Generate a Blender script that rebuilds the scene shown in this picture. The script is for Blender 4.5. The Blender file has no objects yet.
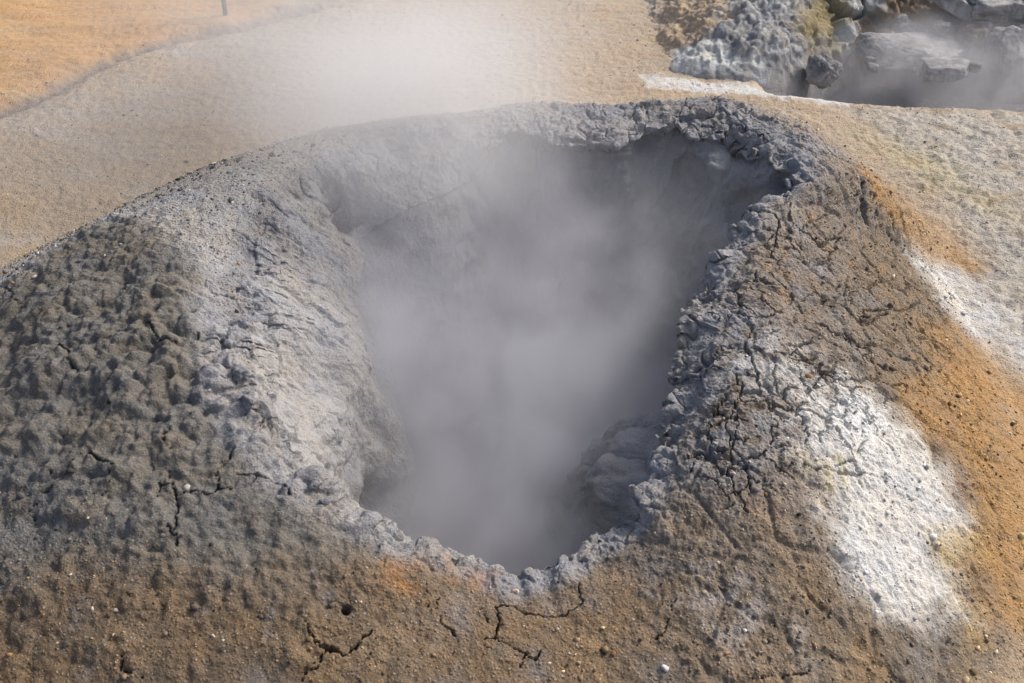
import bpy, math, random
import numpy as np
from mathutils import Vector, Matrix

random.seed(7)
rng = np.random.default_rng(11)
S = bpy.context.scene
COL = S.collection

# ------------------------------------------------------------------ camera
CAM_H, PITCH, FPX = 3.0, math.radians(37.0), 1070.0
CY = -CAM_H / math.tan(PITCH)
CAM = np.array([0.0, CY, CAM_H])
FWD = np.array([0, math.cos(PITCH), -math.sin(PITCH)])
UP = np.array([0, math.sin(PITCH), math.cos(PITCH)])
cd = bpy.data.cameras.new('camera')
cam = bpy.data.objects.new('camera', cd)
COL.objects.link(cam)
cam.location = CAM
cam.rotation_euler = (math.pi / 2 - PITCH, 0, 0)
cd.sensor_width = 36.0
cd.lens = FPX / 1024 * 36.0
cd.clip_end = 2000
S.camera = cam
S.render.resolution_x, S.render.resolution_y = 1024, 683


def ray(px, py):
    d = FWD + np.array([1, 0, 0]) * (px - 512) / FPX + UP * (341.5 - py) / FPX
    return d / np.linalg.norm(d)


def at(px, py, z=0.0):
    d = ray(px, py)
    return CAM + d * ((z - CAM[2]) / d[2])


# ------------------------------------------------------------------ noise
_r = np.random.RandomState(3)
PERM = _r.permutation(256).astype(np.int32)
PERM = np.concatenate([PERM, PERM, PERM, PERM])
_g = _r.normal(size=(256, 3))
GRAD = (_g / np.linalg.norm(_g, axis=1)[:, None]).astype(np.float32)
RND = _r.rand(256, 3).astype(np.float32)


def _perlin(p):
    i = np.floor(p).astype(np.int32)
    f = (p - i).astype(np.float32)
    i &= 255
    w = f * f * f * (f * (f * 6 - 15) + 10)
    out = None
    x0, y0, z0 = i[:, 0], i[:, 1], i[:, 2]
    res = []
    for dx in (0, 1):
        a = PERM[x0 + dx]
        for dy in (0, 1):
            b = PERM[a + y0 + dy]
            for dz in (0, 1):
                h = PERM[b + z0 + dz] & 255
                g = GRAD[h]
                res.append(g[:, 0] * (f[:, 0] - dx) + g[:, 1] * (f[:, 1] - dy) + g[:, 2] * (f[:, 2] - dz))
    wx, wy, wz = w[:, 0], w[:, 1], w[:, 2]
    l = [res[k] + (res[k + 1] - res[k]) * wz for k in (0, 2, 4, 6)]
    m0 = l[0] + (l[1] - l[0]) * wy
    m1 = l[2] + (l[3] - l[2]) * wy
    return (m0 + (m1 - m0) * wx) * 1.6


def _chunked(fn, p, n=160000):
    return np.concatenate([fn(p[k:k + n]) for k in range(0, len(p), n)])


def noise(p, scale, off=0.0, octaves=1, rough=0.55, mode=None):
    """fractal gradient noise, feature size = scale metres, about -1..1"""
    q = (p / scale + np.array([off, off * 1.7, off * 0.6])).astype(np.float32)
    tot, amp, norm = 0, 1.0, 0.0
    for o in range(octaves):
        n = _chunked(_perlin, q)
        if mode == 'billow':
            n = np.abs(n) * 2 - 0.6
        elif mode == 'ridge':
            n = 0.6 - np.abs(n) * 2
        tot = tot + n * amp
        norm += amp
        amp *= rough
        q = q * 2.03 + 7.1
    return tot / norm


def _worley2(p):
    i = np.floor(p).astype(np.int32)
    f = (p - i).astype(np.float32)
    f1 = np.full(len(p), 9.0, np.float32)
    f2 = np.full(len(p), 9.0, np.float32)
    idd = np.zeros(len(p), np.float32)
    for dx in (-1, 0, 1):
        for dy in (-1, 0, 1):
            h = PERM[PERM[(i[:, 0] + dx) & 255] + ((i[:, 1] + dy) & 255)] & 255
            r = RND[h]
            d = np.hypot(dx + r[:, 0] - f[:, 0], dy + r[:, 1] - f[:, 1])
            near = d < f1
            f2 = np.where(near, f1, np.minimum(f2, d))
            idd = np.where(near, r[:, 2], idd)
            f1 = np.where(near, d, f1)
    return np.stack([f1, f2, idd], 1)


def worley2(x, y, scale, off=0.0):
    q = np.stack([x / scale + off, y / scale + off * 1.3], 1)
    return _chunked(_worley2, q)


def sstep(a, b, x):
    t = np.clip((x - a) / (b - a), 0, 1)
    return t * t * (3 - 2 * t)


def lerp(a, b, t):
    return a + (b - a) * t


# ------------------------------------------------------------------ crater layout
# one row per point round the rim: picture x, y, height, outer width, first inner slope (run, drop),
# run of the pit wall, undercut, crest height, crest distance
LIP = [
    (518, 577, .28, 1.30, .03, .04, .20, .00, .02, .10),
    (470, 556, .31, 1.30, .03, .04, .22, .00, .03, .10),
    (425, 543, .35, 1.40, .03, .04, .25, .00, .03, .10),
    (375, 520, .41, 1.60, .03, .05, .28, .00, .03, .12),
    (335, 492, .45, 1.80, .05, .06, .30, .00, .03, .15),
    (300, 465, .49, 2.00, .08, .08, .35, .00, .04, .20),
    (278, 435, .53, 2.10, .13, .12, .24, .00, .05, .25),
    (258, 395, .57, 2.20, .29, .20, .24, .00, .06, .30),
    (246, 345, .61, 2.25, .39, .26, .20, .00, .07, .35),
    (250, 300, .64, 2.20, .40, .30, .23, .00, .08, .40),
    (262, 250, .66, 2.05, .39, .30, .26, .00, .09, .42),
    (288, 208, .68, 1.80, .34, .26, .32, .00, .09, .42),
    (325, 172, .69, 1.55, .27, .18, .38, .00, .055, .30),
    (375, 150, .70, 1.40, .30, .14, .60, .00, .055, .30),
    (430, 141, .70, 1.35, .26, .12, .60, .00, .055, .30),
    (480, 139, .70, 1.35, .14, .10, .50, .02, .055, .30),
    (520, 138, .70, 1.35, .00, .06, .30, .07, .105, .45),
    (565, 142, .69, 1.35, .00, .06, .30, .09, .105, .45),
    (620, 139, .69, 1.35, .00, .06, .30, .09, .105, .45),
    (655, 130, .70, 1.35, .00, .06, .30, .08, .10, .40),
    (685, 127, .70, 1.35, .00, .06, .30, .08, .10, .40),
    (718, 134, .69, 1.35, .05, .10, .36, .02, .10, .40),
    (750, 147, .68, 1.35, .05, .10, .36, .02, .10, .40),
    (785, 168, .67, 1.25, .05, .10, .36, .02, .07, .25),
    (796, 190, .65, 1.30, .05, .10, .36, .02, .06, .25),
    (745, 228, .60, 1.40, .05, .10, .36, .02, .07, .25),
    (715, 265, .57, 1.45, .00, .07, .22, .03, .09, .30),
    (695, 305, .54, 1.50, .00, .06, .24, .03, .11, .32),
    (685, 345, .51, 1.50, .00, .06, .26, .04, .12, .34),
    (673, 385, .48, 1.50, .00, .06, .28, .04, .12, .34),
    (666, 420, .44, 1.50, .00, .06, .32, .05, .11, .32),
    (656, 455, .40, 1.50, .00, .06, .36, .05, .09, .28),
    (643, 490, .36, 1.45, .00, .06, .42, .05, .07, .22),
    (628, 526, .32, 1.40, .00, .06, .46, .04, .05, .16),
    (588, 548, .29, 1.35, .00, .05, .44, .02, .03, .12),
    (548, 568, .28, 1.30, .00, .05, .30, .00, .02, .10),
]
CEN = at(512, 318, .45)[:2]
_pts = []
for row in LIP:
    q = at(row[0], row[1], row[2])
    dx, dy = q[0] - CEN[0], q[1] - CEN[1]
    _pts.append((math.atan2(dy, dx), math.hypot(dx, dy)) + tuple(row[2:]))
_pts.sort()
_pts = np.array(_pts)
_th = np.concatenate([_pts[:, 0] - 2 * math.pi, _pts[:, 0], _pts[:, 0] + 2 * math.pi])
_dense = np.linspace(-math.pi, math.pi, 4096, endpoint=False)
TAB = []
for c in range(1, _pts.shape[1]):
    v = np.interp(_dense, _th, np.tile(_pts[:, c], 3))
    k = 14 if c == 1 else 60
    ker = np.hanning(2 * k + 1)
    ker /= ker.sum()
    TAB.append(np.convolve(np.concatenate([v[-k:], v, v[:k]]), ker, 'valid'))
TAB = np.array(TAB)          # R, L, W, w1, d1, w2, over, crest, crestd


def tab(k, th):
    t = np.mod(th + math.pi, 2 * math.pi) / (2 * math.pi) * 4096
    i = np.floor(t).astype(int) % 4096
    f = t - np.floor(t)
    return TAB[k][i] * (1 - f) + TAB[k][(i + 1) % 4096] * f


def outer_z(th, d):
    L, W, ch, cdd = tab(1, th), tab(2, th), tab(7, th), tab(8, th)
    u = np.clip(d / W, 0, 1)
    b = ch * np.clip(d / cdd, 0, 1) * (2 - np.clip(d / cdd, 0, 1))
    return (L + b) * (1 - u ** 2.1) ** 1.7


def polar(x, y):
    dx, dy = x - CEN[0], y - CEN[1]
    return np.arctan2(dy, dx), np.hypot(dx, dy)


# ------------------------------------------------------------------ polygons on the ground
def poly_sd(x, y, poly):
    """signed distance (inside positive) to a polygon of (x, y) points"""
    P = np.asarray(poly)[:, :2]
    best = np.full(x.shape, 1e9)
    inside = np.zeros(x.shape, bool)
    n = len(P)
    for k in range(n):
        ax, ay = P[k]
        bx, by = P[(k + 1) % n]
        ex, ey = bx - ax, by - ay
        t = np.clip(((x - ax) * ex + (y - ay) * ey) / (ex * ex + ey * ey + 1e-12), 0, 1)
        best = np.minimum(best, (x - ax - t * ex) ** 2 + (y - ay - t * ey) ** 2)
        cond = (ay > y) != (by > y)
        with np.errstate(divide='ignore', invalid='ignore'):
            xi = ax + (y - ay) * ex / (ey if abs(ey) > 1e-12 else 1e-12)
        inside ^= cond & (x < xi)
    d = np.sqrt(best)
    return np.where(inside, d, -d)


def line_d(x, y, line):
    P = np.asarray(line)[:, :2]
    best = np.full(x.shape, 1e9)
    for k in range(len(P) - 1):
        ax, ay = P[k]
        ex, ey = P[k + 1] - P[k]
        t = np.clip(((x - ax) * ex + (y - ay) * ey) / (ex * ex + ey * ey + 1e-12), 0, 1)
        best = np.minimum(best, (x - ax - t * ex) ** 2 + (y - ay - t * ey) ** 2)
    return np.sqrt(best)


GULLY = [at(*p) for p in ((-120, 150), (-40, 122), (0, 105), (45, 88), (80, 68), (115, 52), (150, 42), (190, 33), (235, 25), (290, 11), (340, 2), (420, -14))]
BASIN = [at(*p) for p in ((775, 97), (800, 99.5), (860, 104), (940, 109), (1024, 112), (1250, 114))] + [np.array([11, 5.5, 0]), np.array([11, 10, 0]), np.array([4.2, 10, 0]), at(800, 10), at(775, 60), at(752, 90)]
OUTCROP = [at(*p) for p in ((640, 30, 0), (662, 74, 0), (690, 82, 0), (745, 87, 0), (800, 93, -.1), (838, 97, -.3), (862, 89, -.35), (930, 95, -.3), (1010, 98, -.3), (1300, 90, -.35))] + [np.array([10, 9, 0]), np.array([1.2, 9, 0]), at(610, -60), at(630, -10)]


def ground_z(x, y):
    x = np.asarray(x, float); y = np.asarray(y, float)
    z = np.zeros_like(x)
    g = line_d(x, y, GULLY)
    z -= .055 * np.exp(-(g / .10) ** 2)
    z += .012 * np.exp(-((g - .34) / .12) ** 2)
    near = (x > 0) & (y > 1.5) & (y < 12) & (x < 12)
    if near.any():
        sd = poly_sd(x[near], y[near], BASIN)
        z[near] -= .30 * sstep(-.04, .28, sd)
    # gentle swell of the pale apron on the right
    z += .10 * np.exp(-(((x - 3.2) / 1.1) ** 2 + ((y - 1.2) / 1.2) ** 2))
    z += .05 * np.sin(x * .7 + 1.3) * np.sin(y * .55) * sstep(2.5, 5, np.hypot(x, y))
    return z


def outcrop_z(x, y):
    sd = poly_sd(x, y, OUTCROP)
    inn = np.clip(sd, 0, None)
    left = sstep(.9, 2.3, x)
    right = sstep(1.7, 2.5, x)
    lowb = lerp(-.06, -.36, right)
    rise = lerp(.16 + .14 * left, .58, right)
    h = lowb + rise * (1 - np.exp(-inn / lerp(.16, .26, right))) + (.10 + .14 * left) * np.clip(inn, 0, 2.5)
    return h + np.clip(sd, -.5, 0) * .8


def base_z(x, y):
    x = np.atleast_1d(np.asarray(x, float)); y = np.atleast_1d(np.asarray(y, float))
    th, r = polar(x, y)
    d = r - tab(0, th)
    return np.maximum(np.maximum(outer_z(th, np.maximum(d, 0)), ground_z(x, y)), outcrop_z(x, y))


def surf(px, py):
    """the point of the undisturbed terrain under a picture point"""
    d = ray(px, py)
    t = np.linspace(2.0, 16.0, 1400)
    P = CAM + d * t[:, None]
    below = P[:, 2] < base_z(P[:, 0], P[:, 1])
    k = int(np.argmax(below)) if below.any() else len(t) - 1
    return P[k]


def poly(*pts):
    return [surf(*p) for p in pts]


def mask(x, y, P, soft, nz=0.0):
    return sstep(-soft, soft, poly_sd(x, y, P) + nz)


# ------------------------------------------------------------------ areas of colour, where they lie on the ground
A_LUMPS = poly((-60, 300), (0, 285), (60, 250), (120, 215), (165, 225), (185, 285), (210, 320), (240, 390), (268, 440), (310, 490), (365, 545), (300, 600), (200, 590), (100, 520), (0, 480), (-60, 480))
A_LUMPS2 = poly((-80, 330), (0, 280), (120, 212), (170, 222), (215, 330), (270, 440), (370, 545), (430, 600), (300, 660), (0, 690), (-80, 640))
A_CREST = poly((-40, 300), (0, 268), (60, 228), (130, 188), (200, 160), (300, 138), (345, 135), (400, 150), (330, 180), (300, 230), (268, 300), (262, 390), (235, 400), (215, 330), (195, 270), (150, 222), (90, 232), (20, 285))
A_FRONT = poly((-50, 600), (100, 560), (250, 580), (380, 560), (440, 572), (510, 588), (560, 575), (640, 555), (690, 500), (740, 520), (830, 560), (900, 640), (1050, 640), (1080, 760), (-80, 760))
A_WHITE1 = poly((815, 405), (850, 395), (880, 408), (915, 440), (945, 480), (960, 520), (955, 545), (935, 552), (950, 580), (955, 610), (925, 628), (890, 615), (860, 590), (850, 560), (830, 530), (835, 500), (825, 470), (812, 440))
A_WHITE2 = poly((905, 252), (940, 255), (975, 275), (1000, 305), (1060, 340), (1060, 400), (1000, 350), (970, 330), (935, 290))
A_WHITE3 = poly((780, 355), (830, 375), (870, 410), (850, 440), (815, 420), (790, 400), (755, 370))
A_WHITE4 = poly((640, 76), (700, 82), (790, 92), (850, 101), (848, 104), (795, 99), (700, 92), (650, 84))
A_WHITE5 = poly((640, 585), (700, 580), (760, 600), (800, 640), (740, 640), (690, 610))
A_ORANGE1 = poly((855, 165), (885, 180), (925, 212), (958, 240), (985, 268), (978, 280), (945, 262), (905, 235), (875, 205))
A_ORANGE2 = poly((935, 335), (965, 335), (990, 360), (1060, 400), (1060, 640), (1000, 620), (968, 590), (972, 540), (965, 500), (940, 450), (905, 420), (925, 380))
A_BROWN = poly((815, 165), (870, 185), (905, 240), (935, 300), (950, 350), (930, 410), (890, 420), (850, 380), (780, 330), (740, 290), (760, 240), (800, 200))
A_TANRING = poly((660, 84), (780, 96), (850, 115), (900, 160), (980, 250), (900, 215), (850, 160), (800, 130), (740, 105), (660, 92))
A_YEL1 = poly((810, 465), (830, 452), (855, 458), (850, 490), (825, 495))
A_YEL2 = poly((930, 540), (955, 535), (975, 550), (960, 570), (940, 565))
A_YEL3 = poly((830, 120), (900, 140), (950, 165), (990, 200), (1010, 215), (930, 185), (860, 150))
A_PALE = poly((850, 108), (1060, 110), (1060, 370), (985, 300), (975, 262), (930, 205), (880, 150))
A_NET = poly((700, 300), (740, 210), (800, 190), (880, 200), (930, 280), (945, 350), (900, 420), (870, 470), (800, 500), (740, 530), (690, 480), (680, 400))
A_NETL = poly((150, 420), (240, 440), (300, 500), (290, 560), (180, 560), (60, 500), (40, 420))
NET_R = lambda x, y: mask(x, y, A_NET, .12)
NET_L = lambda x, y: mask(x, y, A_NETL, .12)
A_ORANGEFAR = [at(-300, 130)] + GULLY[1:9] + [at(330, -20), at(300, -80), at(-600, -80)]
A_PALEFAR = [at(*p) for p in ((230, 40), (330, 15), (470, 10), (560, 40), (520, 85), (420, 100), (330, 120), (260, 90))]
A_RUST = poly((370, 560), (420, 572), (490, 575), (480, 592), (430, 600), (400, 590))
A_OCRUST = poly((672, 52), (700, 40), (735, 50), (765, 62), (760, 75), (700, 74), (675, 72))
A_OCRUST2 = poly((700, 30), (730, -5), (820, -10), (800, 25), (815, 55), (800, 72), (760, 62))
A_OYEL = poly((795, 25), (815, -5), (850, -10), (858, 30), (850, 70), (830, 50), (805, 45))
A_OBROWN = poly((855, -10), (945, -10), (935, 25), (880, 40), (862, 60), (850, 40))
A_OWHITE = poly((836, 2), (880, 0), (883, 16), (845, 16))
A_OWHITE2 = poly((838, 25), (850, 26), (853, 60), (840, 60))

LINES = [
    [(842, 226), (836, 245), (828, 260), (830, 271), (837, 283), (836, 292)],
    [(803, 262), (815, 264), (828, 262)], [(769, 275), (781, 287), (792, 294), (790, 306)],
    [(773, 355), (796, 353), (807, 365), (821, 374), (842, 382), (847, 389), (865, 408), (868, 425)],
    [(821, 374), (817, 386), (807, 395)], [(796, 353), (798, 347), (813, 342)],
    [(844, 332), (853, 347), (868, 361), (887, 370), (903, 374)],
    [(891, 309), (893, 325), (914, 344), (931, 366), (925, 378)],
    [(861, 318), (866, 311), (891, 311), (906, 311), (920, 302)],
    [(785, 389), (787, 405), (800, 418), (806, 431), (803, 446)],
    [(742, 385), (735, 405), (727, 428), (732, 462), (728, 478), (736, 497), (746, 516)],
    [(732, 464), (754, 460), (765, 453)], [(773, 366), (773, 382), (778, 396)],
    [(713, 405), (722, 416), (727, 428)], [(887, 258), (897, 272), (908, 280), (915, 288)],
    [(496, 642), (498, 624), (496, 607), (513, 609), (529, 616), (551, 619), (574, 612), (583, 603), (578, 586)],
    [(484, 640), (498, 640), (520, 652), (536, 660), (542, 652)],
    [(300, 700), (304, 683), (306, 674), (318, 665), (329, 651), (319, 648), (314, 640), (305, 622)],
    [(329, 651), (347, 655), (358, 646), (371, 631)],
    [(160, 486), (171, 487), (179, 499), (196, 493), (216, 495), (218, 489), (232, 493)],
    [(218, 478), (229, 462), (233, 453)], [(239, 478), (266, 482), (285, 489), (289, 501)],
    [(179, 499), (177, 520), (175, 548)], [(92, 457), (108, 470), (119, 474)],
    [(122, 655), (123, 674), (142, 678)], [(723, 119), (736, 124), (751, 129), (762, 136), (772, 143)],
    [(216, 495), (218, 478)], [(700, 300), (712, 310), (730, 312)], [(690, 460), (700, 455), (712, 462)],
    [(425, 590), (432, 602), (428, 612)], [(860, 428), (866, 440), (858, 455)], [(655, 640), (668, 625), (676, 600)],
    [(150, 330), (160, 345), (176, 350)], [(60, 350), (74, 362), (80, 380)],
]
CRACKS = [(poly(*l), rng.uniform(.45, .9) * (.55 if l[0][1] > 560 else 1.15)) for l in LINES]


def wander(px, py, n, step):
    a = rng.uniform(0, math.tau)
    out = [(px, py)]
    for _ in range(n):
        a += rng.normal(0, .65)
        px += math.cos(a) * step
        py += math.sin(a) * step * .8
        out.append((px, py))
    return out


for x0, x1, y0, y1, cnt, wl, wh in ((700, 930, 190, 500, 14, .3, .55), (10, 260, 240, 560, 10, .3, .6), (320, 800, 590, 690, 5, .25, .4), (520, 760, 98, 135, 12, .45, .8)):
    for _ in range(cnt):
        CRACKS.append((poly(*wander(rng.uniform(x0, x1), rng.uniform(y0, y1), rng.integers(3, 7), rng.uniform(6, 12))), rng.uniform(wl, wh)))


def crack_field(x, y, z):
    """0..1 in the cracks"""
    P = np.stack([x, y, z * 0], 1)
    f = np.zeros(len(x))
    wx = noise(P, .05, 3.3, 3, .7) * .022
    wy = noise(P, .05, 8.3, 3, .7) * .022
    wid = .7 + .6 * noise(P, .12, 5.2)
    for line, w in CRACKS:
        A = np.array(line)[:, :2]
        lo, hi = A.min(0) - .06, A.max(0) + .06
        k = np.where((x > lo[0]) & (x < hi[0]) & (y > lo[1]) & (y < hi[1]))[0]
        if len(k) == 0:
            continue
        d = line_d(x[k] + wx[k], y[k] + wy[k], A)
        f[k] = np.maximum(f[k], 1 - sstep(.0022, .0066, d / (w * np.clip(wid[k], .25, 1.35))))
    # a connected net of fine shrinkage cracks, opening and closing from place to place
    for sc, off, wd, area_m, gate in ((.22, 3.7, .0058, NET_R, -.20), (.10, 6.1, .0042, NET_R, .0), (.25, 8.3, .0050, NET_L, .08)):
        m = area_m(x, y)
        k = np.where(m > .05)[0]
        W_ = worley2(x[k] + wx[k] * 1.3, y[k] + wy[k] * 1.3, sc, off)
        d = (W_[:, 1] - W_[:, 0]) * sc * .5
        g_ = noise(P[k], .30, off, 2) + .45 * noise(P[k], .08, off + 3)
        w = wd * sstep(gate - .05, gate + .45, g_) * m[k]
        f[k] = np.maximum(f[k], (1 - sstep(.5, 1.0, d / (w + 1e-6))) * sstep(.0006, .0014, w) * .55)
    return f


# ------------------------------------------------------------------ base colours of the earths (linear albedo)
GREY = np.array([.275, .272, .272])
DGREY = np.array([.16, .160, .165])
LUMP = np.array([.165, .156, .138])
LIGHT = np.array([.41, .40, .385])
BROWN = np.array([.235, .178, .118])
OCHRE = np.array([.32, .215, .115])
ORANGE = np.array([.44, .255, .095])
WHITE = np.array([.66, .655, .62])
YELLOW = np.array([.50, .41, .13])
TAN = np.array([.45, .36, .26])
PALE = np.array([.46, .43, .37])
RUST = np.array([.34, .16, .05])
CYAN = np.array([.58, .605, .58])


def mix(c, col, m):
    return c + (col - c) * np.clip(m, 0, 1)[:, None]


def mound_colour(P, th, d, n1, n2, n3):
    x, y = P[:, 0], P[:, 1]
    c = np.tile(LUMP, (len(P), 1))
    W = tab(2, th)
    # general: grey near the pit, brown further out
    brown = sstep(.25, .75, d / W + n1 * .18 + n2 * .10)
    front = mask(x, y, A_FRONT, .12, n1 * .10 + n2 * .06)
    right = sstep(.35, .75, x + n1 * .1)
    lowl = sstep(.3, -1.0, x)
    fb = BROWN * (np.array([.95, .90, .84]) - lowl[:, None] * np.array([.25, .22, .18]))
    c = c + (fb - c) * (front * (1 - right))[:, None]
    c = mix(c, BROWN * .95, right * .85)
    c = mix(c, OCHRE, np.maximum(front, right) * sstep(-.05, .55, n2 + n3 * .6) * (.65 - .35 * lowl))
    c = mix(c, GREY * .95, np.maximum(front * .6, right * (1 - .75 * front)) * sstep(.1, .7, -n2 + n3 * .5) * .75)
    c = mix(c, GREY * 1.05, right * (1 - .92 * front) * (1 - sstep(.15, .95, d + n1 * .25)) * sstep(-.5, .4, n3 + .3 + n2 * .4) * .8)
    c = mix(c, LUMP * np.array([1.08, 1.0, .88]), mask(x, y, A_LUMPS, .12, n1 * .08) * sstep(-.3, .7, n2) * .7)
    c = mix(c, LUMP * 1.5, mask(x, y, A_LUMPS, .12, n1 * .08) * sstep(.15, .8, n3) * .5)
    c = mix(c, LIGHT * .95, right * (1 - sstep(.15, .75, d + n1 * .25)) * sstep(.0, .55, n3 * .8 + n2 * .5) * .8)
    c = mix(c, np.array([.15, .125, .095]), right * sstep(.05, .6, -n3 * .7 - n2 * .5) * .7)
    br = mask(x, y, A_BROWN, .15, n1 * .12)
    c = mix(c, BROWN * np.array([.92, .96, 1.04]), br * sstep(-.3, .4, n2 + n3 * .4) * .8)
    c = mix(c, OCHRE, br * sstep(.1, .7, n3 + n1 * .4) * .8)
    c = mix(c, LIGHT * np.array([1.08, 1.07, 1.04]), mask(x, y, A_CREST, .10, n1 * .08 + n2 * .06) * (.85 + .15 * n3))
    back = sstep(.1, .7, y - n1 * .1) * sstep(.02, .34, d + n1 * .10 + n2 * .05) * (1 - sstep(-.1, .4, x + n1 * .15))
    c = mix(c, lerp(PALE, TAN, .35) * .95, back * (.85 + .25 * n3))
    # rim of grey mud
    rimw = .13 + .10 * sstep(-.1, -.9, x) * sstep(-.2, -.9, y) + .09 * n1 + .08 * n2 + .10 * sstep(.085, .1, tab(7, th)) * sstep(.2, -.4, x) + .22 * np.exp(-((th - 1.2) / .55) ** 2)
    rim = 1 - sstep(rimw * .45, rimw, d + n2 * .03)
    c = mix(c, GREY * 1.12, rim * .95)
    c = mix(c, LIGHT, rim * sstep(.1, .7, n3) * .55)
    far = sstep(.6, 1.1, y) * sstep(-.5, .1, x) * (1 - sstep(.45, .7, d))
    c = mix(c, GREY, far * .8)
    # crusts
    c = mix(c, WHITE * .78, mask(x, y, A_WHITE3, .16, .03 + n1 * .10 + n2 * .10 + n3 * .10) * sstep(-.5, .3, n3 + n2) * .85)
    c = mix(c, LIGHT, mask(x, y, A_WHITE5, .12, n1 * .12 + n2 * .1 + n3 * .06) * sstep(-.1, .5, n2 + n3) * .5)
    w1 = mask(x, y, A_WHITE1, .10, .02 + n1 * .06 + n2 * .06 + n3 * .07)
    ring = mask(x, y, A_WHITE1, .10, .10 + n1 * .06 + n2 * .05)
    c = mix(c, ORANGE, mask(x, y, A_ORANGE2, .14, n1 * .14 + n2 * .10) * (.72 + .35 * n2 + .2 * n3))
    c = mix(c, YELLOW * np.array([.9, .75, .5]), ring * sstep(.0, .5, n2) * sstep(1.2, 1.5, x) * .7)
    c = mix(c, WHITE * 1.15, w1 * (.82 + .18 * n3 + .12 * n2))
    c = mix(c, WHITE * .97, mask(x, y, A_WHITE2, .13, n1 * .12 + n2 * .08 + n3 * .07) * (.88 + .2 * n3))
    c = mix(c, ORANGE, mask(x, y, A_ORANGE1, .07, n1 * .08 + n2 * .05) * .8)
    c = mix(c, YELLOW, mask(x, y, A_YEL1, .06, n2 * .08) * sstep(-.2, .4, n3) * .7)
    c = mix(c, YELLOW * np.array([.85, .72, .7]), mask(x, y, A_YEL2, .09, n2 * .10 + n3 * .05) * .6)
    c = mix(c, RUST, mask(x, y, A_RUST, .07, n1 * .08 + n2 * .10) * sstep(-.3, .5, n3 + n2) * .55)
    c = mix(c, TAN * .8, mask(x, y, A_TANRING, .10, n1 * .1) * .55)
    # outer toe takes the colour of the ground
    toe = sstep(.80, 1.0, d / W)
    g = ground_colour(P, n1, n2, n3)
    return c + (g - c) * toe[:, None]


def ground_colour(P, n1, n2, n3):
    x, y = P[:, 0], P[:, 1]
    c = np.tile(TAN, (len(P), 1))
    c = mix(c, TAN * np.array([1.08, .96, .76]), sstep(0, .6, n1 + n3 * .4) * .7)
    st = noise(P * np.array([.30, 1.0, 0]) + np.array([0, .25, 0]) * P[:, :1], .35, 33., 4, .6)
    c = mix(c, PALE * 1.02, sstep(.0, .6, st) * .75)
    c = mix(c, BROWN * 1.35, sstep(.1, .7, -st) * .35)
    c = mix(c, BROWN * 1.25, sstep(.2, .8, n2) * .35)
    c = mix(c, PALE, sstep(.2, .8, -n2 + n1 * .4) * .4)
    gl = line_d(x, y, GULLY)
    far = mask(x, y, A_ORANGEFAR, .18, n1 * .1)
    c = mix(c, np.array([.54, .30, .108]), far * (.8 + .2 * n2))
    c = mix(c, np.array([.50, .40, .24]), far * sstep(.0, .55, st * .8 + n3 * .5) * .6)
    c = mix(c, np.array([.24, .20, .165]), np.exp(-((gl + n1 * .05 + n2 * .03) / .085) ** 2) * (1.0 + .3 * n2))
    c = mix(c, PALE, mask(x, y, A_PALEFAR, .5, n1 * .3) * .8)
    pale = mask(x, y, A_PALE, .22, n1 * .18 + n2 * .1)
    c = mix(c, PALE * 1.0, pale * .9)
    c = mix(c, WHITE, pale * sstep(.1, .6, n1 * .7 + n3 * .6) * .75)
    c = mix(c, OCHRE * 1.1, pale * sstep(.15, .6, n2 - n1 * .4) * .6)
    c = mix(c, GREY, pale * sstep(.3, .7, n3 - n2 * .3) * .45)
    c = mix(c, YELLOW * np.array([1, .98, 1.2]), mask(x, y, A_YEL3, .2, n1 * .15 + n2 * .1) * .45)
    c = mix(c, ORANGE, mask(x, y, A_ORANGE2, .14, n1 * .14 + n2 * .1) * (.72 + .35 * n2 + .2 * n3))
    c = mix(c, WHITE * .97, mask(x, y, A_WHITE2, .13, n1 * .12 + n2 * .08 + n3 * .07) * (.88 + .2 * n3))
    c = mix(c, ORANGE, mask(x, y, A_ORANGE1, .07, n1 * .08 + n2 * .05) * .85)
    c = mix(c, TAN, mask(x, y, A_TANRING, .15, n1 * .1) * .55)
    ba = poly_sd(x, y, BASIN)
    c = mix(c, GREY * 1.05, sstep(.03, .15, ba + n2 * .04))
    c = mix(c, WHITE, mask(x, y, A_WHITE4, .05, .02 + n1 * .09 + n2 * .06 + n3 * .06) * .9)
    return c


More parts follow.
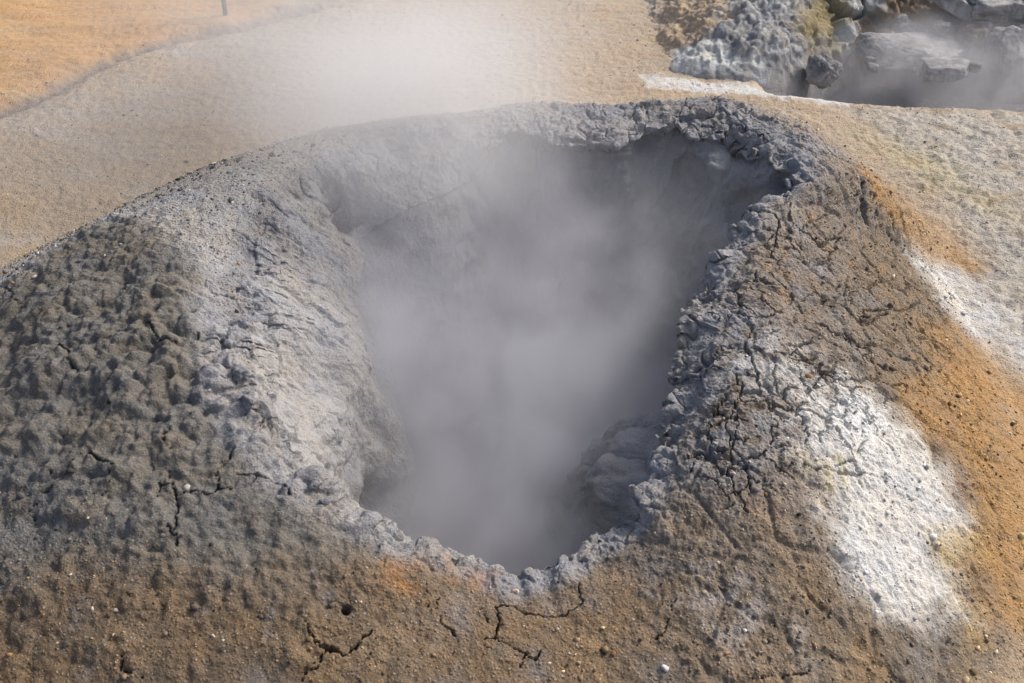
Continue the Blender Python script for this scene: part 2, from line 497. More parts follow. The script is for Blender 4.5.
# ------------------------------------------------------------------ mesh helpers
def grid_mesh(name, V, nu, nv, wrap, colour, extra, mat, parent=None, face_keep=None, rows=None):
    """V is (nv*nu, 3), row-major by v"""
    v0, v1 = rows if rows else (0, nv)
    idx = np.arange(nu * nv).reshape(nv, nu)[v0:v1]
    a = idx[:-1]
    b = idx[1:]
    if wrap:
        q = np.stack([a, np.roll(a, -1, 1), np.roll(b, -1, 1), b], -1).reshape(-1, 4)
    else:
        q = np.stack([a[:, :-1], a[:, 1:], b[:, 1:], b[:, :-1]], -1).reshape(-1, 4)
    if face_keep is not None:
        q = q[face_keep[q].all(1)]
    used = np.zeros(len(V), bool)
    used[q.ravel()] = True
    remap = np.cumsum(used) - 1
    q = remap[q]
    VV = V[used]
    me = bpy.data.meshes.new(name)
    me.vertices.add(len(VV))
    me.vertices.foreach_set('co', VV.astype(np.float32).ravel())
    me.loops.add(q.size)
    me.loops.foreach_set('vertex_index', q.astype(np.int32).ravel())
    me.polygons.add(len(q))
    me.polygons.foreach_set('loop_start', np.arange(0, q.size, 4, dtype=np.int32))
    me.polygons.foreach_set('loop_total', np.full(len(q), 4, np.int32))
    me.polygons.foreach_set('use_smooth', np.ones(len(q), bool))
    me.update()
    for an, arr in (('earth', colour), ('grain', extra)):
        if arr is None:
            continue
        at_ = me.attributes.new(an, 'FLOAT_COLOR', 'POINT')
        rgba = np.ones((len(VV), 4), np.float32)
        rgba[:, :3] = arr[used]
        at_.data.foreach_set('color', rgba.ravel())
    me.materials.append(mat)
    o = bpy.data.objects.new(name, me)
    COL.objects.link(o)
    if parent:
        o.parent = parent
    return o


def tag(o, label=None, cat=None, group=None, kind=None):
    if label: o['label'] = label
    if cat: o['category'] = cat
    if group: o['group'] = group
    if kind: o['kind'] = kind
    return o


# ------------------------------------------------------------------ materials
class NT:
    def __init__(self, name):
        self.m = bpy.data.materials.new(name)
        self.m.use_nodes = True
        self.t = self.m.node_tree
        self.t.nodes.clear()

    def n(self, typ, ins=None, **kw):
        nd = self.t.nodes.new(typ)
        for k, v in kw.items():
            setattr(nd, k, v)
        for k, v in (ins or {}).items():
            s = nd.inputs[k]
            if isinstance(v, bpy.types.NodeSocket):
                self.t.links.new(v, s)
            else:
                s.default_value = v
        return nd

    def math(self, op, a, b=0.0, c=0.0, clamp=False):
        return self.n('ShaderNodeMath', {0: a, 1: b, 2: c}, operation=op, use_clamp=clamp).outputs[0]

    def mix(self, fac, a, b, blend='MIX'):
        nd = self.n('ShaderNodeMix', data_type='RGBA', blend_type=blend)
        for i, v in ((0, fac), (6, a), (7, b)):
            s = nd.inputs[i]
            if isinstance(v, bpy.types.NodeSocket):
                self.t.links.new(v, s)
            else:
                s.default_value = v
        return nd.outputs[2]

    def ramp(self, fac, a, b, lo=0.0, hi=1.0):
        nd = self.n('ShaderNodeMapRange', {0: fac, 1: a, 2: b, 3: lo, 4: hi}, interpolation_type='SMOOTHSTEP')
        return nd.outputs[0]


def earth_material(name, rough=.92, spec=.25):
    k = NT(name)
    tc = k.n('ShaderNodeTexCoord').outputs['Object']
    col = k.n('ShaderNodeAttribute', attribute_name='earth').outputs['Color']
    gr = k.n('ShaderNodeAttribute', attribute_name='grain').outputs['Color']
    sep = k.n('ShaderNodeSeparateColor', {0: gr})
    spk, con, wet = sep.outputs[0], sep.outputs[1], sep.outputs[2]
    nA = k.n('ShaderNodeTexNoise', {'Vector': tc, 'Scale': 22.0, 'Detail': 8.0, 'Roughness': .68}).outputs[0]
    nB = k.n('ShaderNodeTexNoise', {'Vector': tc, 'Scale': 140.0, 'Detail': 5.0, 'Roughness': .7}).outputs[0]
    nC = k.n('ShaderNodeTexNoise', {'Vector': tc, 'Scale': 5.0, 'Detail': 6.0, 'Roughness': .65})
    vor = k.n('ShaderNodeTexVoronoi', {'Vector': tc, 'Scale': 75.0, 'Randomness': 1.0})
    vor2 = k.n('ShaderNodeTexVoronoi', {'Vector': tc, 'Scale': 170.0, 'Randomness': 1.0})
    # tone variation
    t = k.math('ADD', k.math('MULTIPLY', k.math('SUBTRACT', nA, .5), 1.1), k.math('MULTIPLY', k.math('SUBTRACT', nB, .5), 2.0))
    t = k.math('MULTIPLY_ADD', k.math('MULTIPLY', t, con), 1.0, 1.0)
    c = k.mix(1.0, col, k.n('ShaderNodeCombineColor', {0: t, 1: t, 2: t}).outputs[0], 'MULTIPLY')
    # warm / cool drift
    warm = k.ramp(nC.outputs[0], .35, .65)
    c = k.mix(k.math('MULTIPLY', con, .55), c, k.mix(1.0, c, k.mix(warm, (.90, .98, 1.12, 1), (1.12, 1.0, .84, 1)), 'MULTIPLY'))
    # grains: scattered darker, rusty and pale bits
    for v, lim in ((vor, .34), (vor2, .36)):
        inside = k.ramp(v.outputs['Distance'], lim, lim * .6)
        rs = k.n('ShaderNodeSeparateColor', {0: v.outputs['Color']})
        dark = k.math('MULTIPLY', k.math('MULTIPLY', inside, k.ramp(rs.outputs[0], .68, .80)), spk)
        pale = k.math('MULTIPLY', k.math('MULTIPLY', inside, k.ramp(rs.outputs[1], .80, .90)), spk)
        rust = k.math('MULTIPLY', k.math('MULTIPLY', inside, k.ramp(rs.outputs[2], .84, .93)), spk)
        c = k.mix(k.math('MULTIPLY', dark, .75), c, (.10, .092, .085, 1))
        c = k.mix(k.math('MULTIPLY', pale, .55), c, (.55, .50, .42, 1))
        c = k.mix(k.math('MULTIPLY', rust, .55), c, (.42, .22, .08, 1))
    # relief finer than the mesh
    hgt = k.math('MULTIPLY_ADD', nA, .55, k.math('MULTIPLY', nB, .20))
    peb = k.math('MULTIPLY', k.ramp(vor.outputs['Distance'], .55, .05), k.math('MULTIPLY', spk, .16))
    hgt = k.math('ADD', hgt, peb)
    b = k.n('ShaderNodeBump', {'Height': hgt, 'Strength': 1.0, 'Distance': .032})
    ro = k.math('MULTIPLY_ADD', wet, -.30, rough)
    p = k.n('ShaderNodeBsdfPrincipled', {'Base Color': c, 'Roughness': ro, 'Specular IOR Level': spec, 'Normal': b.outputs[0]})
    out = k.n('ShaderNodeOutputMaterial', {'Surface': p.outputs[0]})
    return k.m


def rock_material(name, c0, c1, scale=30.0):
    k = NT(name)
    tc = k.n('ShaderNodeTexCoord').outputs['Object']
    n1 = k.n('ShaderNodeTexNoise', {'Vector': tc, 'Scale': scale * .25, 'Detail': 8.0, 'Roughness': .7}).outputs[0]
    n2 = k.n('ShaderNodeTexNoise', {'Vector': tc, 'Scale': scale, 'Detail': 8.0, 'Roughness': .7}).outputs[0]
    c = k.mix(k.ramp(n1, .36, .64), (*c0, 1), (*c1, 1))
    t = k.math('MULTIPLY_ADD', n2, 1.0, .5)
    c = k.mix(1.0, c, k.n('ShaderNodeCombineColor', {0: t, 1: t, 2: t}).outputs[0], 'MULTIPLY')
    b = k.n('ShaderNodeBump', {'Height': n2, 'Strength': .8, 'Distance': .6 / scale})
    p = k.n('ShaderNodeBsdfPrincipled', {'Base Color': c, 'Roughness': .9, 'Specular IOR Level': .25, 'Normal': b.outputs[0]})
    k.n('ShaderNodeOutputMaterial', {'Surface': p.outputs[0]})
    return k.m


M_EARTH = earth_material('cracked_earth')
M_GROUND = earth_material('ground_earth')
M_OUT = earth_material('crusted_rock')

# ------------------------------------------------------------------ the crater mound
NT_ = 2300
TH = np.linspace(-math.pi, math.pi, NT_, endpoint=False)
# denser towards the viewer
TH = TH + .22 * np.sin(TH + math.pi / 2) * 0
dn = np.concatenate([np.linspace(1.06, .30, 250, endpoint=False), np.linspace(.30, 0, 130)])   # share of outer width
NIN = 210
tin = np.linspace(0, 1, NIN + 1)[1:]
NV = len(dn) + NIN
FLOOR = -.95

R = tab(0, TH); L = tab(1, TH); W = tab(2, TH)
w1, d1, w2, ov = tab(3, TH), tab(4, TH), tab(5, TH), tab(6, TH)
# ragged lip line
lp = np.stack([np.cos(TH) * R, np.sin(TH) * R, np.zeros_like(R)], 1)
rag = noise(lp, .42, 1.0, 2) * .045 + noise(lp, .13, 4.0, 3, mode='billow') * .035
_wl = worley2(lp[:, 0], lp[:, 1], .15, 2.2)[:, 2]
_wl = np.convolve(np.concatenate([_wl[-5:], _wl, _wl[:5]]), np.hanning(13)[1:-1] / np.hanning(13)[1:-1].sum(), 'valid')
_fr = .35 + .65 * sstep(-1.7, -.9, CEN[1] + np.sin(TH) * R)
_wv = noise(lp, .30, 6.6, 2)
rag = rag + (_wl - .5) * .085 * _fr + _wv * .05 * (1 - _fr)
ragz = (_wl - .5) * .05 * _fr + _wv * .03 + noise(lp, .38, 9.0, 2) * .035 + noise(lp, .12, 14.0, 2, mode='billow') * .022
XY = np.zeros((NV, NT_, 3), np.float32)
Dm = np.zeros((NV, NT_), np.float32)
for i, s in enumerate(dn):
    d = s * W
    fall = np.exp(-(d / .16) ** 2)
    r = R + d + rag * fall
    z = outer_z(TH, d) + ragz * fall
    z = np.where(s > 1, -.04 * (s - 1) / .06, z)
    XY[i, :, 0] = CEN[0] + np.cos(TH) * r
    XY[i, :, 1] = CEN[1] + np.sin(TH) * r
    XY[i, :, 2] = z - .02 * sstep(.92, 1.0, np.full_like(z, s))
    Dm[i] = d
# inner path: rounded lip, first slope, wall (perhaps undercut), floor
def facing(px, py, z, wd):
    q = at(px, py, z)
    a = math.atan2(q[1] - CEN[1], q[0] - CEN[0])
    return np.exp(-(((TH - a + math.pi) % (2 * math.pi) - math.pi) / wd) ** 2)


ledge = facing(400, 440, -.05, .40) * .09 + facing(590, 500, -.2, .38) * .36 + facing(745, 190, .3, .28) * .12
for j, t in enumerate(tin):
    i = len(dn) + j
    ta = np.clip(t / .30, 0, 1)
    tb = np.clip((t - .30) / .50, 0, 1)
    tcx = np.clip((t - .80) / .20, 0, 1)
    inrun = w1 * ta - ov * np.sin(math.pi * np.clip(ta * .5 + tb * .7, 0, 1)) * 1.0
    drop = d1 * ta ** 1.4 + (d1 * 0 + .03) * ta
    wallh = (L - d1 - .03 - FLOOR)
    drop = drop + wallh * (tb ** 1.05)
    inrun = inrun + w2 * (tb ** 1.15) + ledge * sstep(.02, .30, tb + .04 * np.sin(TH * 17) + .03 * np.sin(TH * 31 + 1))
    rem = np.maximum(R - inrun, .05)
    r = rem * (1 - tcx * .985) + rag * np.exp(-(t / .10) ** 2)
    z = L + ragz * np.exp(-(t / .10) ** 2) - drop
    XY[i, :, 0] = CEN[0] + np.cos(TH) * r
    XY[i, :, 1] = CEN[1] + np.sin(TH) * r
    XY[i, :, 2] = z
    Dm[i] = -t
B = XY.reshape(-1, 3).astype(np.float64)
TT = np.tile(TH, NV)
DD = Dm.ravel()


def grid_normals(X, wrap=True):
    if wrap:
        du = np.roll(X, -1, 1) - np.roll(X, 1, 1)
    else:
        du = np.gradient(X, axis=1)
    dv = np.gradient(X, axis=0)
    n = np.cross(du, dv)
    n /= np.linalg.norm(n, axis=2)[..., None] + 1e-9
    return n


Nn = grid_normals(XY.astype(np.float64)).reshape(-1, 3)
if Nn[:NT_ * 100, 2].mean() < 0:
    Nn = -Nn
n1 = noise(B, .55, 2.0, 3)
n2 = noise(B, .20, 5.0, 3)
n3 = noise(B, .07, 8.0, 3)
x, y = B[:, 0], B[:, 1]
inner = DD < 0
out_ = ~inner
# -- relief
wx = x + noise(B, .11, 21., 2) * .035
wy = y + noise(B, .11, 25., 2) * .035
Wl = worley2(wx, wy, .17, 3.0)
dome = 1 - np.clip(Wl[:, 0], 0, 1) ** 1.35
Ws = worley2(wx, wy, .075, 9.0)
dome2 = 1 - np.clip(Ws[:, 0], 0, 1) ** 1.5
Wb = worley2(wx, wy, .31, 6.0)
dome0 = 1 - np.clip(Wb[:, 0], 0, 1) ** 1.5
Wt = worley2(x + (wx - x) * .5, y + (wy - y) * .5, .036, 13.0)
dome3 = 1 - np.clip(Wt[:, 0], 0, 1) ** 1.4
lum = mask(x, y, A_LUMPS2, .14, n1 * .08) * out_
lum_core = mask(x, y, A_LUMPS, .16, n1 * .08) * out_
sizevar = .35 + .65 * np.clip(n1 + .5, 0, 1)
lumv = noise(B, .8, 87., 2)
disp = (lum * .35 + lum_core * .65) * (.80 + .35 * lumv) * ((dome - .45) * .066 * sizevar + (dome0 - .45) * .045 + (dome2 - .45) * .040 * (.4 + 1.2 * np.clip(lumv + .5, 0, 1)) + (dome3 - .45) * .020 + n2 * .028)
# general roughness
crumb = noise(B, .035, 31., 3, .6)
med = noise(B, .14, 37., 3, mode='billow')
disp += med * (.010 + .010 * lum) + crumb * .0075 * (1 + .7 * lum)
disp += n1 * .018
# crust along the lip: lumps and flakes
rimb = np.exp(-(np.where(out_, DD, np.abs(DD) * .5) / .13) ** 2)
farrim = sstep(.5, 1.0, y) * sstep(-.6, 0, x) * (np.exp(-(np.where(out_, DD, .0) / .34) ** 4))
rimb = np.maximum(rimb, farrim * .9)
powder = mask(x, y, A_CREST, .2) * sstep(-.9, .1, y)
rimb = rimb * (1 - .75 * powder) * np.clip(.85 + .55 * n1, .35, 1.25)
rb = noise(B, .10, 41., 4, .6, 'billow')
rb2 = noise(B, .045, 47., 3, .6, 'ridge')
rb3 = noise(B, .24, 43., 2, .5)
rw = worley2(wx, wy, .105, 23.)
rchunk = (rw[:, 2] - .5) * .045 * sstep(.02, .16, rw[:, 1] - rw[:, 0]) - .022 * (1 - sstep(0, .13, rw[:, 1] - rw[:, 0])) + (dome3 - .5) * .010
disp += rimb * rchunk * (.45 + .55 * sstep(-1.75, -1.1, y))
disp += rimb * (rb * .022 + rb2 * .012 + rb3 * .03)
# right hump: blistered plates
rgt = sstep(.3, .7, x) * out_ * (1 - sstep(.75, .95, DD / tab(2, TT)))
pl = worley2(wx, wy, .22, 17.)
edge = pl[:, 1] - pl[:, 0]
disp += rgt * (1 - mask(x, y, A_WHITE1, .08)) * ((sstep(0, .16, edge + n3 * .06) - .7) * .012 + noise(B, .11, 51., 4, .62, 'ridge') * .013 + noise(B, .03, 53., 3, .65) * .007)
# front slope: fine stony texture
disp += (1 - lum_core) * out_ * noise(B, .018, 55., 2, .6) * .0035
# pit walls
lslope = sstep(-.15, -.55, x) * sstep(-1.2, -.3, y + n1 * .3)
disp += inner * sstep(0, .15, -DD) * (noise(B, .40, 61., 3, .5) * .075 * sstep(.12, .4, -DD) + noise(B, .19, 65., 3, .5, 'billow') * lerp(.040, .012, lslope) + noise(B, .020, 67., 2, .6) * .007 * lslope + noise(B, .05, 63., 4, .65) * lerp(.011, .0045, lslope)) * (1 - sstep(.85, 1.0, -DD))
def on_wall(px, py):
    k = np.argsort((_bx - px) ** 2 + (_by - py) ** 2)[:40]
    c = B[_bi[k]]
    return c[np.argmin(((c - CAM) ** 2).sum(1))]


def project(P):
    v = P - CAM
    dz = v @ FWD
    return 512 + v[:, 0] / dz * FPX, 341.5 - (v @ UP) / dz * FPX


_bi = np.where((DD < .12) & (((CAM - B) * Nn).sum(1) > 0))[0]
_bx, _by = project(B[_bi])
for px, py, sz, am in (
        (310, 300, .20, .03), (330, 345, .18, .05), (362, 300, .15, -.04), (300, 262, .10, -.03), (345, 262, .16, .03), (275, 240, .10, -.02),
        (395, 400, .20, .02), (380, 385, .09, -.02), (415, 430, .09, -.04), (400, 465, .10, .04), (365, 450, .12, -.04), (350, 375, .07, .03), (385, 505, .13, -.12), (340, 420, .20, .05), (322, 380, .14, -.05), (290, 330, .1, .04),
        (340, 188, .08, -.10), (354, 205, .10, -.11), (372, 226, .11, -.10), (392, 248, .12, -.08), (335, 205, .05, .02),
        (325, 215, .045, -.035), (316, 222, .04, -.03), (300, 206, .04, -.02), (285, 225, .07, .03), (250, 250, .06, -.03), (268, 254, .06, -.035),
        (732, 148, .09, -.11), (712, 165, .08, .07), (650, 145, .08, -.09), (690, 150, .08, .07), (752, 180, .09, .06), (768, 206, .09, .06),
        (735, 205, .08, -.06), (776, 186, .045, -.08), (786, 168, .04, -.08), (745, 226, .1, .05), (620, 150, .07, .04),
        (600, 500, .16, .08), (560, 520, .14, .08), (632, 470, .12, .06), (540, 545, .12, .05), (585, 535, .10, -.06), (615, 520, .08, .05),
        (250, 345, .07, .05), (240, 372, .07, .04), (255, 412, .07, .05), (290, 440, .06, -.05), (272, 430, .06, .04), (330, 495, .07, .04),
        (375, 525, .06, .04), (395, 540, .05, -.03), (430, 552, .06, .04), (455, 556, .04, -.03), (490, 566, .05, .03), (640, 500, .06, .04), (655, 460, .06, .05), (665, 440, .04, -.04), (675, 400, .06, .04), (690, 330, .06, .05), (700, 290, .05, -.04), (720, 262, .06, .04)):
    q = on_wall(px, py)
    d2 = ((B - q) ** 2).sum(1)
    near = d2 < (sz * 2.6) ** 2
    disp[near] += am * np.exp(-d2[near] / (sz * sz) * (1 + .35 * n2[near])) * (1 + .35 * n3[near])
# salt crust stands proud of the mud
w1m = mask(x, y, A_WHITE1, .05, n1 * .04 + n2 * .05 + n3 * .07) * out_
disp += w1m * (.008 + noise(B, .05, 85., 3, .6, 'billow') * .012)
cr = crack_field(x, y, B[:, 2]) * (DD > -.02)
disp -= cr * .042
# little vent hole in the front slope
vh = surf(346, 611)
hd = np.hypot(x - vh[0], y - vh[1])
disp -= .05 * (1 - sstep(.008, .017, hd)) * out_
V = B + Nn * disp[:, None]
V[:, 2] += 0
col = mound_colour(B, TT, np.maximum(DD, 0), n1, n2, n3)
# pit walls in wet grey mud
pc = np.tile(GREY * 1.08, (len(B), 1))
pc = mix(pc, LIGHT * .95, sstep(-.2, .6, n2 + n3 * .5) * .6)
pc = mix(pc, DGREY * 1.2, sstep(.2, .8, -n2 + n1 * .4) * .4)
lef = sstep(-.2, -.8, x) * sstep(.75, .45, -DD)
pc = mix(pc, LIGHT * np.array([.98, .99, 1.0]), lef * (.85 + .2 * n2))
col = np.where(inner[:, None], pc, col)
col = mix(col, lerp(col, np.tile(GREY * 1.05, (len(B), 1)), .5), rimb * .6 * out_)
col = np.clip(col, .02, .85)
spk = np.where(inner, .30 + .5 * lslope, .92)
spk = spk * (1 - .55 * lum_core) * (1 - rimb * .55)
crest = mask(x, y, A_CREST, .12, n1 * .1)
spk = np.clip(np.maximum(spk, crest * 1.0 * out_), 0, 1)
con = np.where(inner, .45 + .30 * lslope, .80 + .10 * lum)
con = con * (1 - .45 * mask(x, y, A_WHITE1, .08))
spk = spk * (1 - .6 * w1m)
wet = np.where(inner, .5 * (1 - lslope), .0)
ext = np.stack([spk, con, wet], 1)

crater = bpy.data.objects.new('mud_crater', None)
COL.objects.link(crater)
crater.empty_display_size = .3
tag(crater, 'large grey cracked mud crater with a ragged rim around its steaming pit', 'mud crater')
k_lip = len(dn) - 34
crater_parts = [
    ('outer_slope', (0, k_lip + 1)),
    ('rim', (k_lip, len(dn) + 16)),
    ('pit_wall', (len(dn) + 15, NV)),
]
for nm, rows in crater_parts:
    o = grid_mesh(nm, V, NT_, NV, True, col, ext, M_EARTH, crater, rows=rows)
MOUND_V, MOUND_N, MOUND_OUT, MOUND_D, MOUND_X = V, Nn, out_, DD, x

# ------------------------------------------------------------------ the ground, one sheet
def spaced(a, b, n, g=None):
    return np.exp(np.linspace(math.log(a), math.log(b), n))


ang = np.concatenate([np.linspace(-math.pi, -.62, 40, endpoint=False), np.linspace(-.62, .62, 900), np.linspace(.62, math.pi, 41)[1:-1]])
rad = np.concatenate([spaced(.35, 2.4, 40)[:-1], spaced(2.4, 13, 850)[:-1], spaced(13, 900, 60)])
AA, RR = np.meshgrid(ang, rad)
gx = (RR * np.sin(AA)).ravel()
gy = (RR * np.cos(AA)).ravel() + CY
gz = ground_z(gx, gy)
G = np.stack([gx, gy, gz], 1)
gth, gr_ = polar(gx, gy)
gd = (gr_ - tab(0, gth)) / tab(2, gth)
keep = gd > .86
vis = (gr_ < 16) & keep
g1 = np.zeros(len(G)); g2 = g1.copy(); g3 = g1.copy(); gdz = g1.copy()
Pv = G[vis] * np.array([1, 1, 0])
g1[vis] = noise(Pv, .8, 2.0, 3)
g2[vis] = noise(Pv * np.array([.6, 1.3, 1]), .22, 5.0, 3)
g3[vis] = noise(Pv, .08, 8.0, 3)
rip = noise(Pv * np.array([.35, 1.0, 1]), .30, 71., 3)
farm = mask(Pv[:, 0], Pv[:, 1], A_ORANGEFAR, .2)
basin_in = sstep(0, .2, poly_sd(Pv[:, 0], Pv[:, 1], BASIN))
gdz[vis] = rip * (.018 + .030 * farm) + noise(Pv, .05, 73., 3, .6) * .010 + g1[vis] * .02 + noise(Pv, .10, 75., 2, .6, 'billow') * .008 * (1 - farm) + basin_in * noise(Pv, .22, 77., 3, .6, 'billow') * .03
palem = mask(Pv[:, 0], Pv[:, 1], A_PALE, .2)
gdz[vis] += palem * (noise(Pv, .16, 81., 4, .6, 'billow') * .028 + noise(Pv, .045, 83., 3, .6) * .010)
gl = line_d(Pv[:, 0], Pv[:, 1], GULLY)
gdz[vis] += np.exp(-(gl / .35) ** 2) * noise(Pv, .12, 79., 3) * .03
G[:, 2] += gdz
gc = np.tile(TAN, (len(G), 1))
gc[vis] = ground_colour(G[vis], g1[vis], g2[vis], g3[vis])
gc = np.clip(gc, .02, .85)
ge = np.tile(np.array([.75, .42, 0.]), (len(G), 1))
ge[:, 0] = np.where(gr_ > 5, .5, .75)
ground = grid_mesh('ground', G, len(ang), len(rad), False, gc, ge, M_GROUND, None, face_keep=keep)
# close the seam behind the camera
tag(ground, kind='structure')
ground['label'] = 'ochre and pale earth of the geothermal field around the crater'

# ------------------------------------------------------------------ crusted outcrop in the background
onx, ony = 620, 420
ox = np.linspace(.85, 6.2, onx)
oy = 2.5 + 5.0 * np.linspace(0, 1, ony) ** 1.4
OX, OY = np.meshgrid(ox, oy)
ox_, oy_ = OX.ravel(), OY.ravel()
oz_ = outcrop_z(ox_, oy_)
O = np.stack([ox_, oy_, oz_], 1)
o1 = noise(O, .6, 2.5, 3); o2 = noise(O, .2, 5.5, 3); o3 = noise(O, .07, 8.5, 3)
on = grid_normals(O.reshape(ony, onx, 3), False).reshape(-1, 3)
if on[:, 2].mean() < 0:
    on = -on
owx = ox_ + noise(O, .2, 97., 2) * .07
owy = oy_ + noise(O, .2, 99., 2) * .07
ow = worley2(owx, owy * .8, .34, 4.4)
ow2 = worley2(owx, owy, .12, 7.4)
blk = sstep(1.9, 2.6, ox_)
od = noise(O, .40, 91., 4, .55, 'billow') * .09 + noise(O, .13, 93., 4, .6) * .032 + noise(O, .035, 95., 4, .65) * .026
od += blk * ((ow[:, 2] - .4) * .20 * sstep(0, .14, ow[:, 1] - ow[:, 0]) - .06 * (1 - sstep(0, .12, ow[:, 1] - ow[:, 0]))) + (ow2[:, 2] - .5) * .04 * sstep(0, .2, ow2[:, 1] - ow2[:, 0])
sdo = poly_sd(ox_, oy_, OUTCROP)
od *= sstep(-.05, .25, sdo)
OV = O + on * od[:, None]
oc = np.tile(GREY * .95, (len(O), 1))
oc = mix(oc, LIGHT * .9, sstep(0, .6, o2) * .5)
oc = mix(oc, DGREY, sstep(.1, .6, -o2 + o3 * .3) * .6)
lf = mask(ox_, oy_, poly((640, -30), (700, -30), (730, -20), (735, 20), (700, 35), (672, 50), (655, 60)), .12, o1 * .1)
oc = mix(oc, TAN, lf)
oc = mix(oc, CYAN * .85, mask(ox_, oy_, A_OCRUST2, .12, o1 * .1 + o3 * .14) * sstep(-.25, .45, o3 + o2 * .5) * .70)
oc = mix(oc, CYAN * 1.08, mask(ox_, oy_, A_OCRUST, .06, o1 * .05 + o3 * .06) * .9)
oc = mix(oc, np.array([.30, .235, .085]), mask(ox_, oy_, A_OYEL, .12, o2 * .14 + o3 * .1) * .75)
oc = mix(oc, np.array([.22, .145, .075]), mask(ox_, oy_, A_OBROWN, .12, o2 * .1) * .85)
oc = mix(oc, CYAN, mask(ox_, oy_, A_OWHITE, .05, o3 * .06) * .9)
oc = mix(oc, CYAN * .85, mask(ox_, oy_, A_OWHITE2, .05, o3 * .05) * .9)
oc = np.clip(oc, .02, .85)
oe = np.tile(np.array([.35, .7, 0.]), (len(O), 1))
outc = grid_mesh('rock_outcrop', OV, onx, ony, False, oc, oe, M_OUT, None, face_keep=sdo > -.35)
tag(outc, 'crusted rock bank with white, yellow and brown patches behind the crater', 'rock outcrop')

# ------------------------------------------------------------------ stones
def blob_mesh(name, size, seed, sub=4, blocky=.5, rough=.12):
    import bmesh
    bm = bmesh.new()
    bmesh.ops.create_icosphere(bm, subdivisions=sub, radius=1.0)
    co = np.array([v.co[:] for v in bm.verts])
    # push the ball towards a box, then break its surface
    m = np.abs(co).max(1)[:, None]
    co = co * (1 - blocky) + (co / m) * blocky * .85
    n = noise(co, .9, seed * 3.1, 3) * rough * 1.6 + noise(co, .26, seed * 5.3, 4, .62, 'ridge') * rough * .75
    if sub > 4:
        cw = worley2(co[:, 0] + co[:, 2] * .6, co[:, 1] - co[:, 2] * .7, .62, seed * 1.7)
        n = n - .09 * (1 - sstep(0, .10, cw[:, 1] - cw[:, 0] + noise(co, .2, seed, 2) * .05)) + (cw[:, 2] - .5) * .10
    rs = np.random.RandomState(seed)
    for _ in range(4):                                 # knocked-off corners
        nn = rs.normal(size=3); nn /= np.linalg.norm(nn)
        h = co @ nn
        cut = rs.uniform(.62, .85)
        over = np.clip(h - cut, 0, None)
        co = co - nn * over[:, None] * .85
    co = co * (1 + n[:, None])
    co = co * np.array(size)
    for v, c in zip(bm.verts, co):
        v.co = c
    for f in bm.faces:
        f.smooth = True
    me = bpy.data.meshes.new(name)
    bm.to_mesh(me)
    bm.free()
    return me


def stone(name, px, py, size, seed, mat, label, cat, group=None, rot=(0, 0, 0), sink=.35, blocky=.5, rough=.12, sub=4, at_p=None):
    p = surf(px, py) if at_p is None else at_p
    me = blob_mesh(name, size, seed, sub, blocky, rough)
    me.materials.append(mat)
    o = bpy.data.objects.new(name, me)
    COL.objects.link(o)
    o.location = (p[0], p[1] + (.45 * size[1] if name == 'boulder' else 0), p[2] + size[2] * (1 - sink * 2))
    o.rotation_euler = rot
    tag(o, label, cat, group)
    return o


M_ROCK = rock_material('grey_rock', (.17, .168, .172), (.33, .325, .32), 26)
M_ROCKP = rock_material('pale_rock', (.22, .215, .215), (.44, .43, .41), 26)
M_ROCKB = rock_material('brown_rock', (.17, .145, .12), (.30, .27, .24), 26)
GB = 'boulders on the bank behind the crater'
R_ = math.radians
stone('boulder', 928, 41, (0.258, 0.172, 0.103), 1, M_ROCK, 'rounded grey boulder above the long flat pale slab', 'boulder', GB, (0, R_(4), R_(-5)), .40, sub=5)
stone('boulder', 926, 60, (0.413, 0.206, 0.073), 2, M_ROCKP, 'long flat pale slab just above the steaming hollow', 'boulder', GB, (R_(8), R_(3), R_(4)), .35, .75, .08, sub=5)
stone('boulder', 972, 45, (0.163, 0.155, 0.129), 3, M_ROCKB, 'squarish grey brown block beside the dark cleft', 'boulder', GB, (0, R_(8), R_(20)), .40, .75, sub=5)
stone('boulder', 1008, 56, (0.129, 0.146, 0.163), 4, M_ROCK, 'upright rounded boulder at the right edge of the picture', 'boulder', GB, (0, 0, R_(30)), .45, .4, sub=5)
stone('boulder', 958, 12, (0.198, 0.120, 0.086), 5, M_ROCKP, 'white topped slab leaning down to the right', 'boulder', GB, (0, R_(28), R_(-8)), .35, .65, sub=5)
stone('boulder', 1008, 14, (0.344, 0.206, 0.120), 6, M_ROCKP, 'broad pale grey slab in the top right corner', 'boulder', GB, (R_(5), 0, R_(10)), .40, .75, .08, sub=5)
stone('boulder', 952, 75, (0.215, 0.129, 0.065), 7, M_ROCKP, 'low pale slab half sunk in steam under the long slab', 'boulder', GB, (0, R_(-3), R_(-6)), .40, .7, sub=5)
stone('boulder', 823, 76, (0.112, 0.120, 0.112), 8, M_ROCK, 'knobbly dark grey boulder at the foot of the crusted bank', 'boulder', GB, (0, R_(20), R_(40)), .45, .35, .2, sub=5)
stone('boulder', 880, 52, (0.172, 0.138, 0.095), 9, M_ROCK, 'small grey boulder below the brown stained rock', 'boulder', GB, (0, R_(5), R_(12)), .45, .5, sub=5)
stone('boulder', 1030, 40, (0.138, 0.138, 0.103), 12, M_ROCKP, 'pale block cut off by the right picture edge', 'boulder', GB, (0, R_(5), R_(12)), .45, .6, sub=5)

